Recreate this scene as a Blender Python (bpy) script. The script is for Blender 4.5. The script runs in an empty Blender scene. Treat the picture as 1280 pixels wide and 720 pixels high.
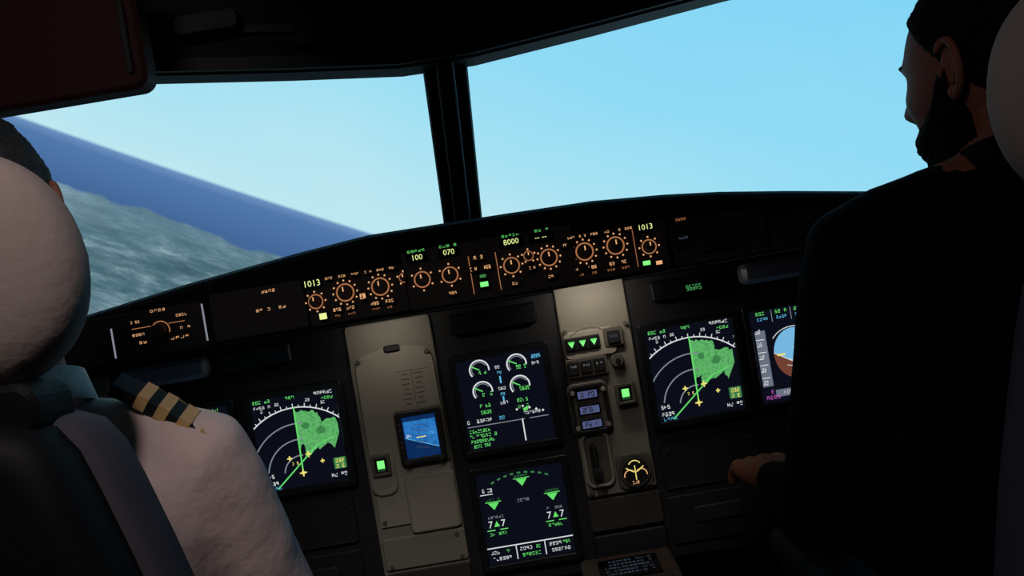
import bpy, bmesh, math, random
from mathutils import Vector, Matrix, noise
random.seed(4)
ZO=1.15           # height of the panel reference axis above the floor (m)
S=0.0014          # panel drawing grid (m)
G=0.0013          # glareshield drawing grid (m)
sc=bpy.context.scene
try: sc.view_settings.view_transform='Standard'
except Exception: pass

def lin(c):
    r=[]
    for x in c[:3]:
        x=x/255.0
        r.append(x/12.92 if x<=0.04045 else ((x+0.055)/1.055)**2.4)
    return (r[0],r[1],r[2],1)
def mat(name,c,rough=.6,metal=0,var=.18,scale=18,bump=.0,spec=.5,bd=.004):
    m=bpy.data.materials.new(name); m.use_nodes=True
    n=m.node_tree.nodes; l=m.node_tree.links; b=n['Principled BSDF']
    b.inputs['Roughness'].default_value=rough; b.inputs['Metallic'].default_value=metal
    b.inputs['Specular IOR Level'].default_value=spec
    tc=n.new('ShaderNodeTexCoord'); t=n.new('ShaderNodeTexNoise'); t.inputs['Scale'].default_value=scale; t.inputs['Detail'].default_value=5
    l.new(tc.outputs['Object'],t.inputs['Vector'])
    mx=n.new('ShaderNodeMix'); mx.data_type='RGBA'
    a=lin(c); mx.inputs[6].default_value=tuple(x*(1-var) for x in a[:3])+(1,); mx.inputs[7].default_value=tuple(min(1,x*(1+var)) for x in a[:3])+(1,)
    l.new(t.outputs['Fac'],mx.inputs[0]); l.new(mx.outputs[2],b.inputs['Base Color'])
    if bump>0:
        bp=n.new('ShaderNodeBump'); bp.inputs['Strength'].default_value=bump; bp.inputs['Distance'].default_value=bd
        l.new(t.outputs['Fac'],bp.inputs['Height']); l.new(bp.outputs['Normal'],b.inputs['Normal'])
    return m
def emis(name,c,st=1.0,noise_c=None,scale=120):
    m=bpy.data.materials.new(name); m.use_nodes=True
    n=m.node_tree.nodes; l=m.node_tree.links; n.clear()
    o=n.new('ShaderNodeOutputMaterial'); e=n.new('ShaderNodeEmission')
    e.inputs['Color'].default_value=lin(c); e.inputs['Strength'].default_value=st
    if noise_c:
        tc=n.new('ShaderNodeTexCoord'); t=n.new('ShaderNodeTexNoise'); t.inputs['Scale'].default_value=scale; t.inputs['Detail'].default_value=6
        r=n.new('ShaderNodeValToRGB'); r.color_ramp.elements[0].position=.36; r.color_ramp.elements[1].position=.52
        r.color_ramp.elements[0].color=lin(noise_c); r.color_ramp.elements[1].color=lin(c)
        l.new(tc.outputs['Object'],t.inputs['Vector']); l.new(t.outputs['Fac'],r.inputs[0]); l.new(r.outputs[0],e.inputs['Color'])
    l.new(e.outputs[0],o.inputs['Surface']); return m

M={}
M['black']=mat('black_plastic',(13,12,14),.6)
M['panel']=mat('panel_unlit_dark',(16,16,21),.6)  # main panel: lack of flood light is put into this dark tone
M['glare']=mat('glareshield_leather',(13,11,12),.8,bump=.3,scale=60,spec=.25)
M['fascia']=mat('fascia_dark_brown',(44,32,28),.55)
M['fascia2']=mat('fascia_edge',(62,50,43),.5)
M['beige']=mat('panel_floodlit_beige',(124,119,109),.55,var=.07)  # strips: flood light on the same grey panel is put into this lighter tone
M['beige2']=mat('panel_beige_plate',(146,140,129),.5,var=.06)
M['beiged']=mat('panel_beige_recess',(84,79,72),.6,var=.1)
M['bezel']=mat('display_bezel',(15,16,22),.4)
M['glass']=mat('display_glass',(5,8,16),.12)
M['knob']=mat('knob_rubber',(58,46,40),.45)
M['frame']=mat('window_frame_paint',(15,18,28),.6,spec=.3)
M['frame2']=mat('window_frame_trim',(28,33,44),.55)
M['red']=mat('visor_maroon',(70,22,20),.7,var=.4,scale=6)
M['fabric']=mat('headrest_fabric',(168,153,148),.95,var=.06,scale=90,bump=.25,spec=.1)
M['seat']=mat('seat_leather_black',(10,10,14),.65,bump=.2,scale=40,spec=.22)
M['piping']=mat('seat_edge_grey',(74,72,82),.8,spec=.1)
M['metal']=mat('brushed_metal',(50,50,56),.5,.8)
M['shirt']=mat('white_shirt',(236,212,208),.9,var=.03,scale=7,bump=.8,spec=.1,bd=.02)
M['dshirt']=mat('black_shirt',(11,9,11),.95,bump=.6,scale=8,spec=.08,bd=.02)
M['trouser']=mat('navy_trousers',(12,13,20),.95,spec=.05)
M['skin']=mat('skin',(150,98,80),.6,var=.07,scale=30)
M['skinf']=mat('skin_tan',(138,84,68),.65,var=.07,scale=30,spec=.25)
M['hairg']=mat('grey_hair',(56,54,56),.85,var=.6,scale=120,bump=.9)
M['hairb']=mat('dark_hair',(22,16,15),.9,var=.8,scale=220,bump=1.0,spec=.15)
M['eye']=mat('eye_white',(190,185,180),.2)
M['iris']=mat('iris_brown',(40,24,14),.2)
M['lip']=mat('lip',(100,54,50),.5)
M['gold']=mat('gold_braid',(230,188,128),.5,.1)
M['carpet']=mat('floor_carpet',(20,20,24),.95,bump=.4,scale=120)
M['wall']=mat('wall_lining',(26,28,34),.85)
M['ceil']=mat('ceiling_lining',(20,20,24),.85)
M['glare_bar']=mat('painted_glare_blue_grey',(150,162,188),.3)  # pale tone paints the bluish glare below the glareshield
M['brown']=mat('lower_panel_brown',(48,42,38),.6)
M['seam']=mat('panel_seam_grey',(34,34,42),.5)
E={}
E['white']=emis('glow_white',(222,226,228),.95)
E['grey']=emis('glow_grey',(135,140,150),.9)
E['dim']=emis('glow_dim',(70,80,95),.8)
E['green']=emis('glow_green',(105,225,110),.95)
E['gdim']=emis('glow_green_dim',(70,150,85),.7)
E['terr']=emis('glow_terrain',(100,188,108),.88,(78,160,90),240)
E['terrd']=emis('glow_terrain_low',(66,142,80),.8)
E['yellow']=emis('glow_yellow',(240,225,120),1.0)
E['amber']=emis('glow_amber',(236,176,124),1.0)
E['amberd']=emis('glow_amber_dim',(186,122,80),.75)
E['cyan']=emis('glow_cyan',(100,190,235),.9)
E['blue']=emis('glow_blue',(48,128,205),.85,(34,106,180),90)
E['blued']=emis('glow_blue_dark',(16,52,105),.7)
E['sky']=emis('attitude_blue',(118,186,228),.95)
E['earth']=emis('attitude_brown',(126,72,56),.8)
E['mag']=emis('glow_magenta',(190,90,190),.8)
E['lcd']=emis('lcd_blue_grey',(98,106,155),.6)
E['btn']=emis('button_green',(130,255,130),1.1)
E['btny']=emis('button_yellow_green',(225,235,150),1.1)
E['tape']=emis('tape_grey',(120,128,146),.75)
E['screen']=emis('display_black_glow',(12,15,26),.9)

def group(name,loc):
    o=bpy.data.objects.new(name,None); o.empty_display_size=.05; o.location=loc
    sc.collection.objects.link(o); return o
def rpts(cx,cz,w,h,r,n=5):
    r=max(1e-5,min(r,w/2-1e-6,h/2-1e-6)); p=[]
    for (sx,sz,a0) in ((1,1,0),(-1,1,90),(-1,-1,180),(1,-1,270)):
        for i in range(n+1):
            a=math.radians(a0+90*i/n)
            p.append((cx+sx*(w/2-r)+r*math.cos(a), cz+sz*(h/2-r)+r*math.sin(a)))
    return p
class B:
    def __init__(s): s.v=[];s.f=[];s.m=[];s.mats=[]
    def mi(s,m):
        if m not in s.mats: s.mats.append(m)
        return s.mats.index(m)
    def add(s,vs,fs,m):
        k=len(s.v); s.v+= [tuple(v) for v in vs]; i=s.mi(m)
        for f in fs: s.f.append([k+a for a in f]); s.m.append(i)
    def loft(s,loops,m,cap0=True,cap1=True):
        n=len(loops[0]); vs=[v for L in loops for v in L]; fs=[]
        for i in range(len(loops)-1):
            for j in range(n):
                a=i*n+j;b=i*n+(j+1)%n; fs.append([a,b,b+n,a+n])
        if cap0: fs.append(list(range(n))[::-1])
        if cap1: fs.append([(len(loops)-1)*n+j for j in range(n)])
        s.add(vs,fs,m)
    def rr(s,cx,cz,w,h,r,y0,y1,m,c=.0015):
        L=[]
        L.append([(x,y0,z) for x,z in rpts(cx,cz,w-2*c,h-2*c,max(r-c,1e-5))])
        L.append([(x,y0+c,z) for x,z in rpts(cx,cz,w,h,r)])
        L.append([(x,y1,z) for x,z in rpts(cx,cz,w,h,r)])
        s.loft(L,m)
    def frame(s,cx,cz,w,h,r,bw,y0,y1,m,c=.0015):
        def lp(w,h,r,y): return [(x,y,z) for x,z in rpts(cx,cz,w,h,r)]
        ri=max(r-bw,.001)
        L=[lp(w,h,r,y1),lp(w,h,r,y0+c),lp(w-2*c,h-2*c,r-c if r>c else r,y0),
           lp(w-2*bw+2*c,h-2*bw+2*c,ri+c,y0),lp(w-2*bw,h-2*bw,ri,y0+c),lp(w-2*bw,h-2*bw,ri,y1)]
        s.loft(L,m,False,False)
    def prism(s,pts,y0,y1,m):
        s.loft([[(x,y0,z) for x,z in pts],[(x,y1,z) for x,z in pts]],m)
    def quad(s,cx,cz,w,h,y,m,a=0):
        ca,sa=math.cos(a),math.sin(a)
        s.add([(cx+ca*x-sa*z,y,cz+sa*x+ca*z) for x,z in ((-w/2,-h/2),(w/2,-h/2),(w/2,h/2),(-w/2,h/2))],[[0,1,2,3]],m)
    def poly(s,pts,y,m): s.add([(x,y,z) for x,z in pts],[list(range(len(pts)))],m)
    def line(s,x0,z0,x1,z1,w,y,m):
        L=math.hypot(x1-x0,z1-z0); s.quad((x0+x1)/2,(z0+z1)/2,L,w,y,m,math.atan2(z1-z0,x1-x0))
    def arc(s,cx,cz,r,w,a0,a1,y,m,n=32,dash=False):
        for i in range(n):
            if dash and i%2: continue
            a=math.radians(a0+(a1-a0)*i/n); b=math.radians(a0+(a1-a0)*(i+1)/n)
            s.add([(cx+q*math.sin(t),y,cz+q*math.cos(t)) for q,t in ((r-w/2,a),(r-w/2,b),(r+w/2,b),(r+w/2,a))],[[0,1,2,3]],m)
    def disc(s,cx,cz,r,y,m,n=24): s.poly([(cx+r*math.cos(i*2*math.pi/n),cz+r*math.sin(i*2*math.pi/n)) for i in range(n)],y,m)
    def cyl(s,cx,cz,r,y0,y1,m,n=28,flute=0,r2=None):
        r2=r2 or r; L=[]
        for y,q in ((y0,r*.86),(y0+(y1-y0)*.12,r),(y1,r2)):
            L.append([(cx+q*(1-flute*(i%2))*math.cos(i*2*math.pi/n),y,cz+q*(1-flute*(i%2))*math.sin(i*2*math.pi/n)) for i in range(n)])
        s.loft(L,m)
    def glyphs(s,cx,cz,w,h,n,y,m,seed=0):
        rnd=random.Random(seed+int(cx*1e5)+int(cz*1e5)*7); cw=w/n; t=h*.2
        for i in range(n):
            if rnd.random()<.12: continue
            x=cx-w/2+cw*(i+.5); g=cw*.62
            if rnd.random()<.8: s.quad(x,cz+h/2,g,t,y,m)
            if rnd.random()<.6: s.quad(x,cz,g,t,y,m)
            if rnd.random()<.7: s.quad(x,cz-h/2,g,t,y,m)
            for sx in (-1,1):
                for sz in (-1,1):
                    if rnd.random()<.6: s.quad(x+sx*g*.45,cz+sz*h*.25,t*.9,h*.5,y,m)
    def text(s,txt,cx,cz,h,y,m):
        cu=bpy.data.curves.new('t','FONT'); cu.body=txt; cu.align_x='CENTER'; cu.align_y='CENTER'; cu.size=h*1.35; cu.resolution_u=2
        ob=bpy.data.objects.new('t',cu); sc.collection.objects.link(ob); bpy.context.view_layer.update()
        me=bpy.data.meshes.new_from_object(ob.evaluated_get(bpy.context.evaluated_depsgraph_get()))
        s.add([(v.co.x+cx,y,v.co.y+cz) for v in me.vertices],[list(p.vertices) for p in me.polygons],m)
        bpy.data.objects.remove(ob); bpy.data.curves.remove(cu); bpy.data.meshes.remove(me)
    def make(s,name,parent=None,smooth=False,solid=True,loc=None):
        me=bpy.data.meshes.new(name); me.from_pydata(s.v,[],s.f)
        for m in s.mats: me.materials.append(m)
        for p,i in zip(me.polygons,s.m): p.material_index=i; p.use_smooth=smooth
        if solid:
            bm=bmesh.new(); bm.from_mesh(me); bmesh.ops.recalc_face_normals(bm,faces=bm.faces); bm.to_mesh(me); bm.free()
        me.update(); o=bpy.data.objects.new(name,me); sc.collection.objects.link(o)
        if parent: o.parent=parent
        if loc: o.location=loc
        return o

# ------------------------------------------------------------- simulator projection screen
def build_screen():
    b=B(); R=4.0; n=60; zs=[-1.1+4.2*i/12 for i in range(13)]
    vs=[];fs=[]
    T0=math.radians(56)
    for j,z in enumerate(zs):
        for i in range(n+1):
            t=-T0+2*T0*i/n; vs.append((R*math.sin(t),R*math.cos(t),z))
    for j in range(12):
        for i in range(n):
            a=j*(n+1)+i; fs.append([a,a+1,a+n+2,a+n+1])
    m=bpy.data.materials.new('projected_sky_and_coast'); m.use_nodes=True
    N=m.node_tree.nodes; L=m.node_tree.links; N.clear()
    out=N.new('ShaderNodeOutputMaterial'); em=N.new('ShaderNodeEmission'); em.inputs['Strength'].default_value=1.0
    uv=N.new('ShaderNodeUVMap'); uv.uv_map='arc'; sp=N.new('ShaderNodeSeparateXYZ'); L.new(uv.outputs[0],sp.inputs[0])
    def mth(op,a,bv):
        q=N.new('ShaderNodeMath'); q.operation=op
        for k,x in enumerate((a,bv)):
            if isinstance(x,(int,float)): q.inputs[k].default_value=x
            else: L.new(x,q.inputs[k])
        return q.outputs[0]
    bank=math.radians(26.7); cb,sb=math.cos(bank),math.sin(bank)
    U=mth('ADD',sp.outputs[0],.544); V=mth('SUBTRACT',sp.outputs[1],.317)
    dist=mth('ADD',mth('MULTIPLY',V,cb),mth('MULTIPLY',U,sb))
    tang=mth('SUBTRACT',mth('MULTIPLY',U,cb),mth('MULTIPLY',V,sb))
    def noise_(sx,sy,scale,det=6,rough=.5,off=0):
        c=N.new('ShaderNodeCombineXYZ'); L.new(mth('MULTIPLY',tang,sx),c.inputs[0]); L.new(mth('MULTIPLY',dist,sy),c.inputs[1]); c.inputs[2].default_value=off
        t=N.new('ShaderNodeTexNoise'); t.inputs['Scale'].default_value=scale; t.inputs['Detail'].default_value=det; t.inputs['Roughness'].default_value=rough; L.new(c.outputs[0],t.inputs['Vector']); return t.outputs['Fac']
    def ramp(f,stops):
        r=N.new('ShaderNodeValToRGB'); cr=r.color_ramp
        while len(cr.elements)<len(stops): cr.elements.new(.5)
        for e,(p,c) in zip(cr.elements,stops): e.position=p; e.color=lin(c)
        L.new(f,r.inputs[0]); return r.outputs[0]
    def mix(f,a,c):
        q=N.new('ShaderNodeMix'); q.data_type='RGBA'
        L.new(f,q.inputs[0]); L.new(a,q.inputs[6]); L.new(c,q.inputs[7]); return q.outputs[2]
    cl=noise_(.5,1.1,1.1,4)
    skyf=mth('ADD',mth('MULTIPLY',dist,.40),mth('MULTIPLY',mth('SUBTRACT',cl,.5),.36))
    sky=ramp(skyf,[(0.0,(190,231,241)),(.16,(168,226,243)),(.34,(146,219,245)),(.62,(126,210,246)),(1,(104,196,247))])
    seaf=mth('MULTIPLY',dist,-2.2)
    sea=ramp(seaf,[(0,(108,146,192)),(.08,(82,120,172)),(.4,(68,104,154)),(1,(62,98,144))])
    ln=noise_(.9,3.6,5.0,13,.72)
    land=ramp(ln,[(.34,(40,70,82)),(.44,(62,96,106)),(.52,(86,118,130)),(.60,(122,152,164)),(.70,(176,198,206))])
    lg=noise_(.5,1.8,2.4,3,.5,5)
    tint=ramp(lg,[(.35,(52,88,94)),(.5,(84,118,130)),(.62,(140,168,182))])
    q=N.new('ShaderNodeMix'); q.data_type='RGBA'; q.inputs[0].default_value=.32; L.new(land,q.inputs[6]); L.new(tint,q.inputs[7]); land=q.outputs[2]
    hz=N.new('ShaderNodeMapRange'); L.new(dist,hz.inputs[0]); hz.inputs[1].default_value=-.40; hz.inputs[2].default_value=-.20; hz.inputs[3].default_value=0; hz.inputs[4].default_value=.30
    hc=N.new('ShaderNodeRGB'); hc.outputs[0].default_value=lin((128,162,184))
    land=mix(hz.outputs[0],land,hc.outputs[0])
    ed=mth('ADD',mth('MULTIPLY',dist,-1),mth('MULTIPLY',mth('SUBTRACT',noise_(2,2,1.4,8,.6),.5),.16))
    lf=N.new('ShaderNodeMapRange'); L.new(ed,lf.inputs[0]); lf.inputs[1].default_value=.184; lf.inputs[2].default_value=.198
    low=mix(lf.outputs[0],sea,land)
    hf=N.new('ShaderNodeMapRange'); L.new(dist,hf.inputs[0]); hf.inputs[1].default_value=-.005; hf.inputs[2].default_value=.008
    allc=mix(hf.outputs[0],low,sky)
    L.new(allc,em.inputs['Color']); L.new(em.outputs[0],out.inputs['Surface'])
    b.add(vs,fs,m); o=b.make('projection_screen',solid=False,smooth=True,loc=(0,-1.7,ZO))
    ul=o.data.uv_layers.new(name='arc')
    for lp in o.data.loops:
        c=o.data.vertices[lp.vertex_index].co; ul.data[lp.index].uv=(math.atan2(c.x,c.y)*R,c.z)
    return o
build_screen()

# ------------------------------------------------------------- room shell
def plane_box(name,x0,x1,y0,y1,z0,z1,m):
    b=B(); b.prism([(x0,z0),(x1,z0),(x1,z1),(x0,z1)],y0,y1,m); return b.make(name)
plane_box('floor',-1.12,1.12,-2.5,.62,-.05,0,M['carpet'])
plane_box('ceiling',-1.12,1.12,-2.5,-.3,ZO+.86,ZO+.92,M['ceil'])
plane_box('wall_back',-1.12,1.12,-2.56,-2.5,0,ZO+.92,M['wall'])
plane_box('wall_front',-1.12,1.12,.46,.50,0,ZO+.02,M['black'])
for sx,nm in ((-1,'wall_left'),(1,'wall_right')):
    b=B(); x0,x1=(sx*1.06,sx*1.12)
    xa,xb=min(x0,x1),max(x0,x1)
    b.prism([(xa,0),(xb,0),(xb,ZO+.0),(xa,ZO+.0)],-2.5,.46,M['wall'])
    b.prism([(xa,ZO+.5),(xb,ZO+.5),(xb,ZO+.86),(xa,ZO+.86)],-2.5,-.1,M['wall'])
    b.prism([(xa,ZO),(xb,ZO),(xb,ZO+.5),(xa,ZO+.5)],-2.5,-.75,M['wall'])
    b.prism([(xa-.01,ZO),(xb+.01,ZO),(xb+.01,ZO+.5),(xa-.01,ZO+.5)],-.22,-.1,M['frame'])
    b.make(nm)

# ------------------------------------------------------------- windshield frame
g=group('windshield_frame',(0,0,ZO))
b=B()
def bar(b,p0,p1,w,dp,m):
    p0=Vector(p0);p1=Vector(p1);d=(p1-p0).normalized(); sx=Vector((1,0,0)) if abs(d.x)<.9 else Vector((0,0,1))
    n=d.cross(sx).normalized(); sx=n.cross(d).normalized()
    L=[]
    for p in (p0,p1):
        lp=[]
        for i in range(16):
            a=2*math.pi*i/16; ca,sa=math.cos(a),math.sin(a)
            k=.32
            lp.append(tuple(p+sx*(w/2*math.copysign(abs(ca)**k,ca))+n*(dp/2*math.copysign(abs(sa)**k,sa))))
        L.append(lp)
    b.loft(L,m)
bar(b,(-.078,.24,.08),(-.046,-.12,.42),.075,.07,M['frame'])
bar(b,(-.078,.215,.06),(-.046,-.145,.40),.03,.05,M['frame2'])
hd=[(-1.06,.452),(-.58,.436),(-.30,.396),(-.12,.373),(.0,.371),(.20,.387),(.415,.407),(1.06,.455),(1.06,.90),(-1.06,.90)]
b.prism(hd,-.16,-.10,M['frame'])
lip=[(-1.05,.455),(-.58,.439),(-.30,.399),(-.12,.376),(.0,.374),(.20,.390),(.415,.410),(1.05,.457)]
b.prism(lip+[(x,z+.020) for x,z in lip[::-1]],-.178,-.16,M['frame2'])
lip2=[(x,z+.06) for x,z in lip]
b.prism(lip2+[(x,z+.012) for x,z in lip2[::-1]],-.172,-.16,M['frame2'])
for sx in (-1,1):
    bar(b,(sx*1.02,.24,-.05),(sx*.96,-.12,.50),.09,.08,M['frame'])
b.make('frame_bars',g,smooth=False)
b=B()
b.rr(-.035,.425,.15,.065,.008,-.20,-.16,M['frame2'])
b.rr(-.035,.472,.10,.03,.006,-.215,-.17,M['frame'])
for x in (-.09,.02): b.cyl(x,.425,.005,-.206,-.198,M['metal'],12)
b.rr(-.25,.455,.03,.06,.004,-.20,-.16,M['frame2']); b.rr(.06,.435,.018,.08,.004,-.21,-.16,M['frame2'])
b.rr(.30,.465,.14,.03,.01,-.20,-.16,M['frame2']); b.rr(-.40,.485,.10,.03,.01,-.20,-.16,M['frame2'])
b.make('hub_plates',g)
g=group('magnetic_compass',(-.035,-.215,ZO+.53))
b=B(); b.rr(0,0,.07,.05,.012,-.03,.03,M['black'],.004); b.frame(0,0,.054,.034,.006,.004,-.034,-.028,M['frame2'],.001)
b.rr(0,0,.012,.09,.004,0,.05,M['frame2'])
b.glyphs(0,0,.035,.006,5,-.0345,E['amberd']); b.make('housing',g)
g=group('overhead_panel',(0,-.62,ZO+.66)); g.rotation_euler=(math.radians(-68),0,0)
b=B(); b.rr(-.04,0,.62,.86,.02,-.0,.03,M['frame'],.004)
for i in range(6):
    for j in range(9):
        x=-.04-.25+i*.1; z=-.38+j*.095
        b.rr(x,z,.088,.082,.004,-.006,0,M['panel'])
        for k in (-1,0,1):
            b.cyl(x+k*.026,z-.012,.006,-.02,-.006,M['knob'],12)
            b.quad(x+k*.026,z+.014,.014,.0035,-.0065,E['amberd'] if (i*7+j*3+k)%3 else E['white'])
b.make('switch_fields',g)
g=group('sun_visor',(-.665,-.35,ZO+.455))
b=B(); b.rr(0,0,.44,.20,.02,-.02,.02,M['red'],.006)
b.rr(0,.085,.44,.02,.008,-.03,-.01,M['black']); b.rr(.2,-.03,.01,.10,.004,-.026,-.018,M['frame2'])
for x in (-.15,.15): b.rr(x,.13,.02,.10,.006,-.01,.20,M['frame2'])
b.make('visor_blade',g)

# ------------------------------------------------------------- glareshield
g=group('glareshield',(0,-.12,ZO))
b=B()
top=[(-760,22),(-640,36),(-539,50),(-400,69),(-260,84),(-167,92),(-66,91),(15,90),(116,88),(206,81),(276,73),(360,60),(453,44),(560,26),(760,10)]
def gl(y,dz,zb):
    return [(u*G,y,(v+dz)*G) for u,v in top]+[(u*G,y,zb*G) for u,v in top[::-1]]
loops=[gl(.40,4,20),gl(.06,5,-6),gl(.0,3,-10),gl(-.014,-1,-11),gl(-.02,-6,-10)]
b.loft(loops,M['glare'])
b.make('hood',g,smooth=False)
b=B()
b.rr(-490*G,20*G,222*G,56*G,.006,-.026,-.018,M['fascia'])
b.rr(-312*G,24*G,118*G,60*G,.005,-.026,-.018,M['fascia'])
b.rr(262*G,20*G,118*G,56*G,.005,-.026,-.018,M['fascia'])
b.rr(395*G,12*G,140*G,44*G,.005,-.026,-.018,M['fascia'])
b.rr(270*G,20*G,60*G,34*G,.004,-.03,-.024,M['black']); b.rr(395*G,12*G,90*G,26*G,.004,-.03,-.024,M['black'])
y=-.0265
b.line(-495*G,-5*G,-495*G,32*G,.003,y,E['grey']); b.line(-380*G,-2*G,-380*G,44*G,.003,y,E['grey'])
b.cyl(-435*G,20*G,.011,-.045,-.026,M['knob'],24,.06)
b.arc(-435*G,20*G,.0145,.0018,-110,110,y,E['amberd'])
b.line(-470*G,27*G,-446*G,27*G,.0012,y,E['amberd']); b.line(-424*G,27*G,-404*G,27*G,.0012,y,E['amberd'])
for du,dv,w in ((-30,24,12),(0,34,20),(28,24,14),(-28,8,16),(28,8,18),(-24,-2,22),(22,-3,24)):
    b.glyphs((-435+du)*G,(20+dv-9)*G,w*G,2.6*G,4,y,E['amber'])
b.glyphs(-297*G,46*G,18*G,3*G,4,y,E['amber']); b.glyphs(-297*G,24*G,38*G,2.8*G,8,y,E['amber'])
for dv in (44,24):
    b.rr(217*G,dv*G,22*G,16*G,.003,-.034,-.024,M['black']); b.frame(217*G,dv*G,24*G,18*G,.003,.0018,-.035,-.024,M['fascia2'],.0006)
b.glyphs(217*G,49*G,14*G,2.5*G,4,-.0345,E['amberd']); b.glyphs(217*G,26*G,12*G,2.5*G,4,-.0345,E['dim'])
b.make('fascia',g)

# ------------------------------------------------------------- autopilot control panel
g=group('autopilot_control_panel',(0,-.14,ZO))
b=B(); e=B()
b.rr(-187*G,22*G,122*G,58*G,.005,-.03,.004,M['fascia'])
b.rr(134*G,22*G,122*G,58*G,.005,-.03,.004,M['fascia'])
b.rr(-22*G,28*G,208*G,72*G,.006,-.036,.004,M['fascia'])
yf=-.0312; yc=-.0375
def knob(u,v,r,y,ticks=10,ring=True):
    b.cyl(u*G,v*G,r*G*.68,y-.018,y,M['knob'],32,.07); b.cyl(u*G,v*G,r*G*.80,y-.004,y,M['black'],28)
    e.quad(u*G,(v+r*.35)*G,1.4*G,r*.5*G,y-.0185,E['amber'])
    if ring: e.arc(u*G,v*G,r*G*.93,r*G*.17,0,360,y-.0006,E['amberd'],36)
    for i in range(ticks):
        a=2*math.pi*i/ticks; rr=r*1.33
        e.quad((u+rr*math.sin(a))*G,(v+rr*math.cos(a))*G,1.9*G,1.9*G,y-.0008,E['amber'],-a)
def key(u,v,w,h,y,m=None,lab=True):
    b.rr(u*G,v*G,w*G,h*G,.0015,y-.008,y,M['knob'],.001)
    if m: e.quad(u*G,v*G,w*.74*G,h*.74*G,y-.0084,m)
    elif lab: e.glyphs(u*G,v*G,w*.85*G,h*.46*G,3,y-.0084,E['amber'])
def disp(u,v,w,txt,y,mt='green',h=8):
    b.rr(u*G,v*G,w*G,(h+5)*G,.002,y-.002,y+.002,M['glass'],.0006); e.text(txt,u*G,v*G,h*G,y-.0026,E[mt])
disp(-238,45,26,'1013',yf,'btny',8); knob(-237,23,9,yf,8); key(-230,4,12,10,yf,E['btny'])
knob(-200,28,11,yf,12); knob(-157,28,11,yf,12)
for u in (-216,-200,-184,-168,-153,-138): key(u,48,11,5,yf)
for u in (-212,-196,-166,-148): key(u,9,12,7,yf); e.glyphs(u*G,2*G,10*G,2*G,3,yf-.001,E['amberd'])
key(-179,20,8,12,yf)
disp(171,46,24,'1013',yf,'btny',7); knob(172,22,9,yf,8); key(165,3,12,7,yf,E['btn']); key(180,1,10,6,yf,E['amber'])
knob(94,29,11,yf,12); knob(132,30,11,yf,12)
for u in (80,94,108,122,136,150): key(u,48,11,5,yf)
for u in (84,100,122,140): key(u,9,12,7,yf); e.glyphs(u*G,2*G,10*G,2*G,3,yf-.001,E['amberd'])
for u,w,t in ((-107,26,'100'),(-68,26,'070'),(8,30,'8000'),(44,30,'-- --')):
    disp(u,55,w,t,yc,'btny',7)
for u in (-107,-68,8,44): e.glyphs(u*G,63*G,22*G,2.4*G,5,yc-.003,E['green'])
knob(-127,34,6,yf,5); knob(-105,28,10,yc,6); knob(-71,28,10,yc,6); knob(4,27,10,yc,8); knob(26,35,6,yc,5); knob(50,29,10.5,yc,12)
key(-34,43,14,8,yc); key(-42,30,10,8,yc); key(-25,30,10,8,yc); key(-32,10,13,8,yc,E['btn']); key(-32,20,10,5,yc,E['gdim'])
e.line(-46*G,46*G,-46*G,0,.0012,yc-.0005,E['amberd']); e.line(-13*G,46*G,-13*G,0,.0012,yc-.0005,E['amberd'])
key(-71,6,12,6,yc); key(6,5,12,6,yc); key(50,6,12,6,yc); key(28,20,9,6,yc); key(70,40,9,6,yc)
e.line(155*G,46*G,155*G,0,.001,yf-.0005,E['amberd']); e.line(72*G,46*G,72*G,0,.001,yf-.0005,E['amberd'])
b.make('housing_and_knobs',g); e.make('lit_legends',g,solid=False)

# ------------------------------------------------------------- main instrument panel
g=group('instrument_panel',(0,0,ZO))
b=B()
b.rr(-31*S,-190*S,1.9,.50,.03,.004,.06,M['panel'],.004)
b.rr(-162*S,-174*S,108*S,320*S,.008,-.004,.006,M['beige'],.002)
b.rr(94*S,-140*S,88*S,270*S,.008,-.004,.006,M['beige'],.002)
ar=[(-209,-268),(-112,-268),(-112,-75)]+[(-126+14*math.cos(a),-75+23*math.sin(a)) for a in [math.radians(x) for x in (20,45,70,90)]]+[(-160,-46)]+[(-195+14*math.cos(a),-75+23*math.sin(a)) for a in [math.radians(x) for x in (90,110,135,160)]]+[(-209,-75)]
b.prism([(x*S,z*S) for x,z in ar],-.009,-.002,M['beige2'])
b.rr(-141*S,-245*S,62*S,72*S,.008,-.016,-.006,M['beige2'],.003)
b.rr(-160*S,-303*S,104*S,40*S,.006,-.010,-.002,M['beige'],.002)
b.rr(-160*S,-342*S,104*S,30*S,.006,-.006,.006,M['brown'],.002)
b.rr(-196*S,-203*S,34*S,52*S,.018,-.015,-.006,M['beige2'],.003)
b.rr(94*S,-298*S,92*S,40*S,.006,-.008,.006,M['brown'],.002)
b.rr(94*S,-340*S,92*S,34*S,.006,-.008,.006,M['panel'],.002)
for x,z in ((-204,-60),(-118,-60),(-204,-262),(-118,-290),(56,-66),(132,-66),(56,-268),(132,-268),(-204,-318),(-116,-318)):
    b.cyl(x*S,z*S,.004,-.0125,-.006,M['beiged'],12)
b.rr(-160*S,-49*S,20*S,8*S,.004,-.014,-.008,M['black'])
for i in range(7):
    for j in range(2):
        b.quad((-150+j*17)*S,(-84-i*6.2)*S,(11 if (i+j)%3 else 7)*S,1.5*S,-.0092,M['beiged'])
b.line(-141*S,-78*S,-141*S,-126*S,.001,-.0092,M['beiged']); b.line(-162*S,-80*S,-120*S,-80*S,.001,-.0092,M['beiged'])
for u,w,v in ((-441,108,-34),(326,88,-31)):
    b.rr(u*S,v*S,w*S,26*S,.012,-.03,.01,M['glare_bar'],.008)  # added bars, coloured pale to carry the painted glare
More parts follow.
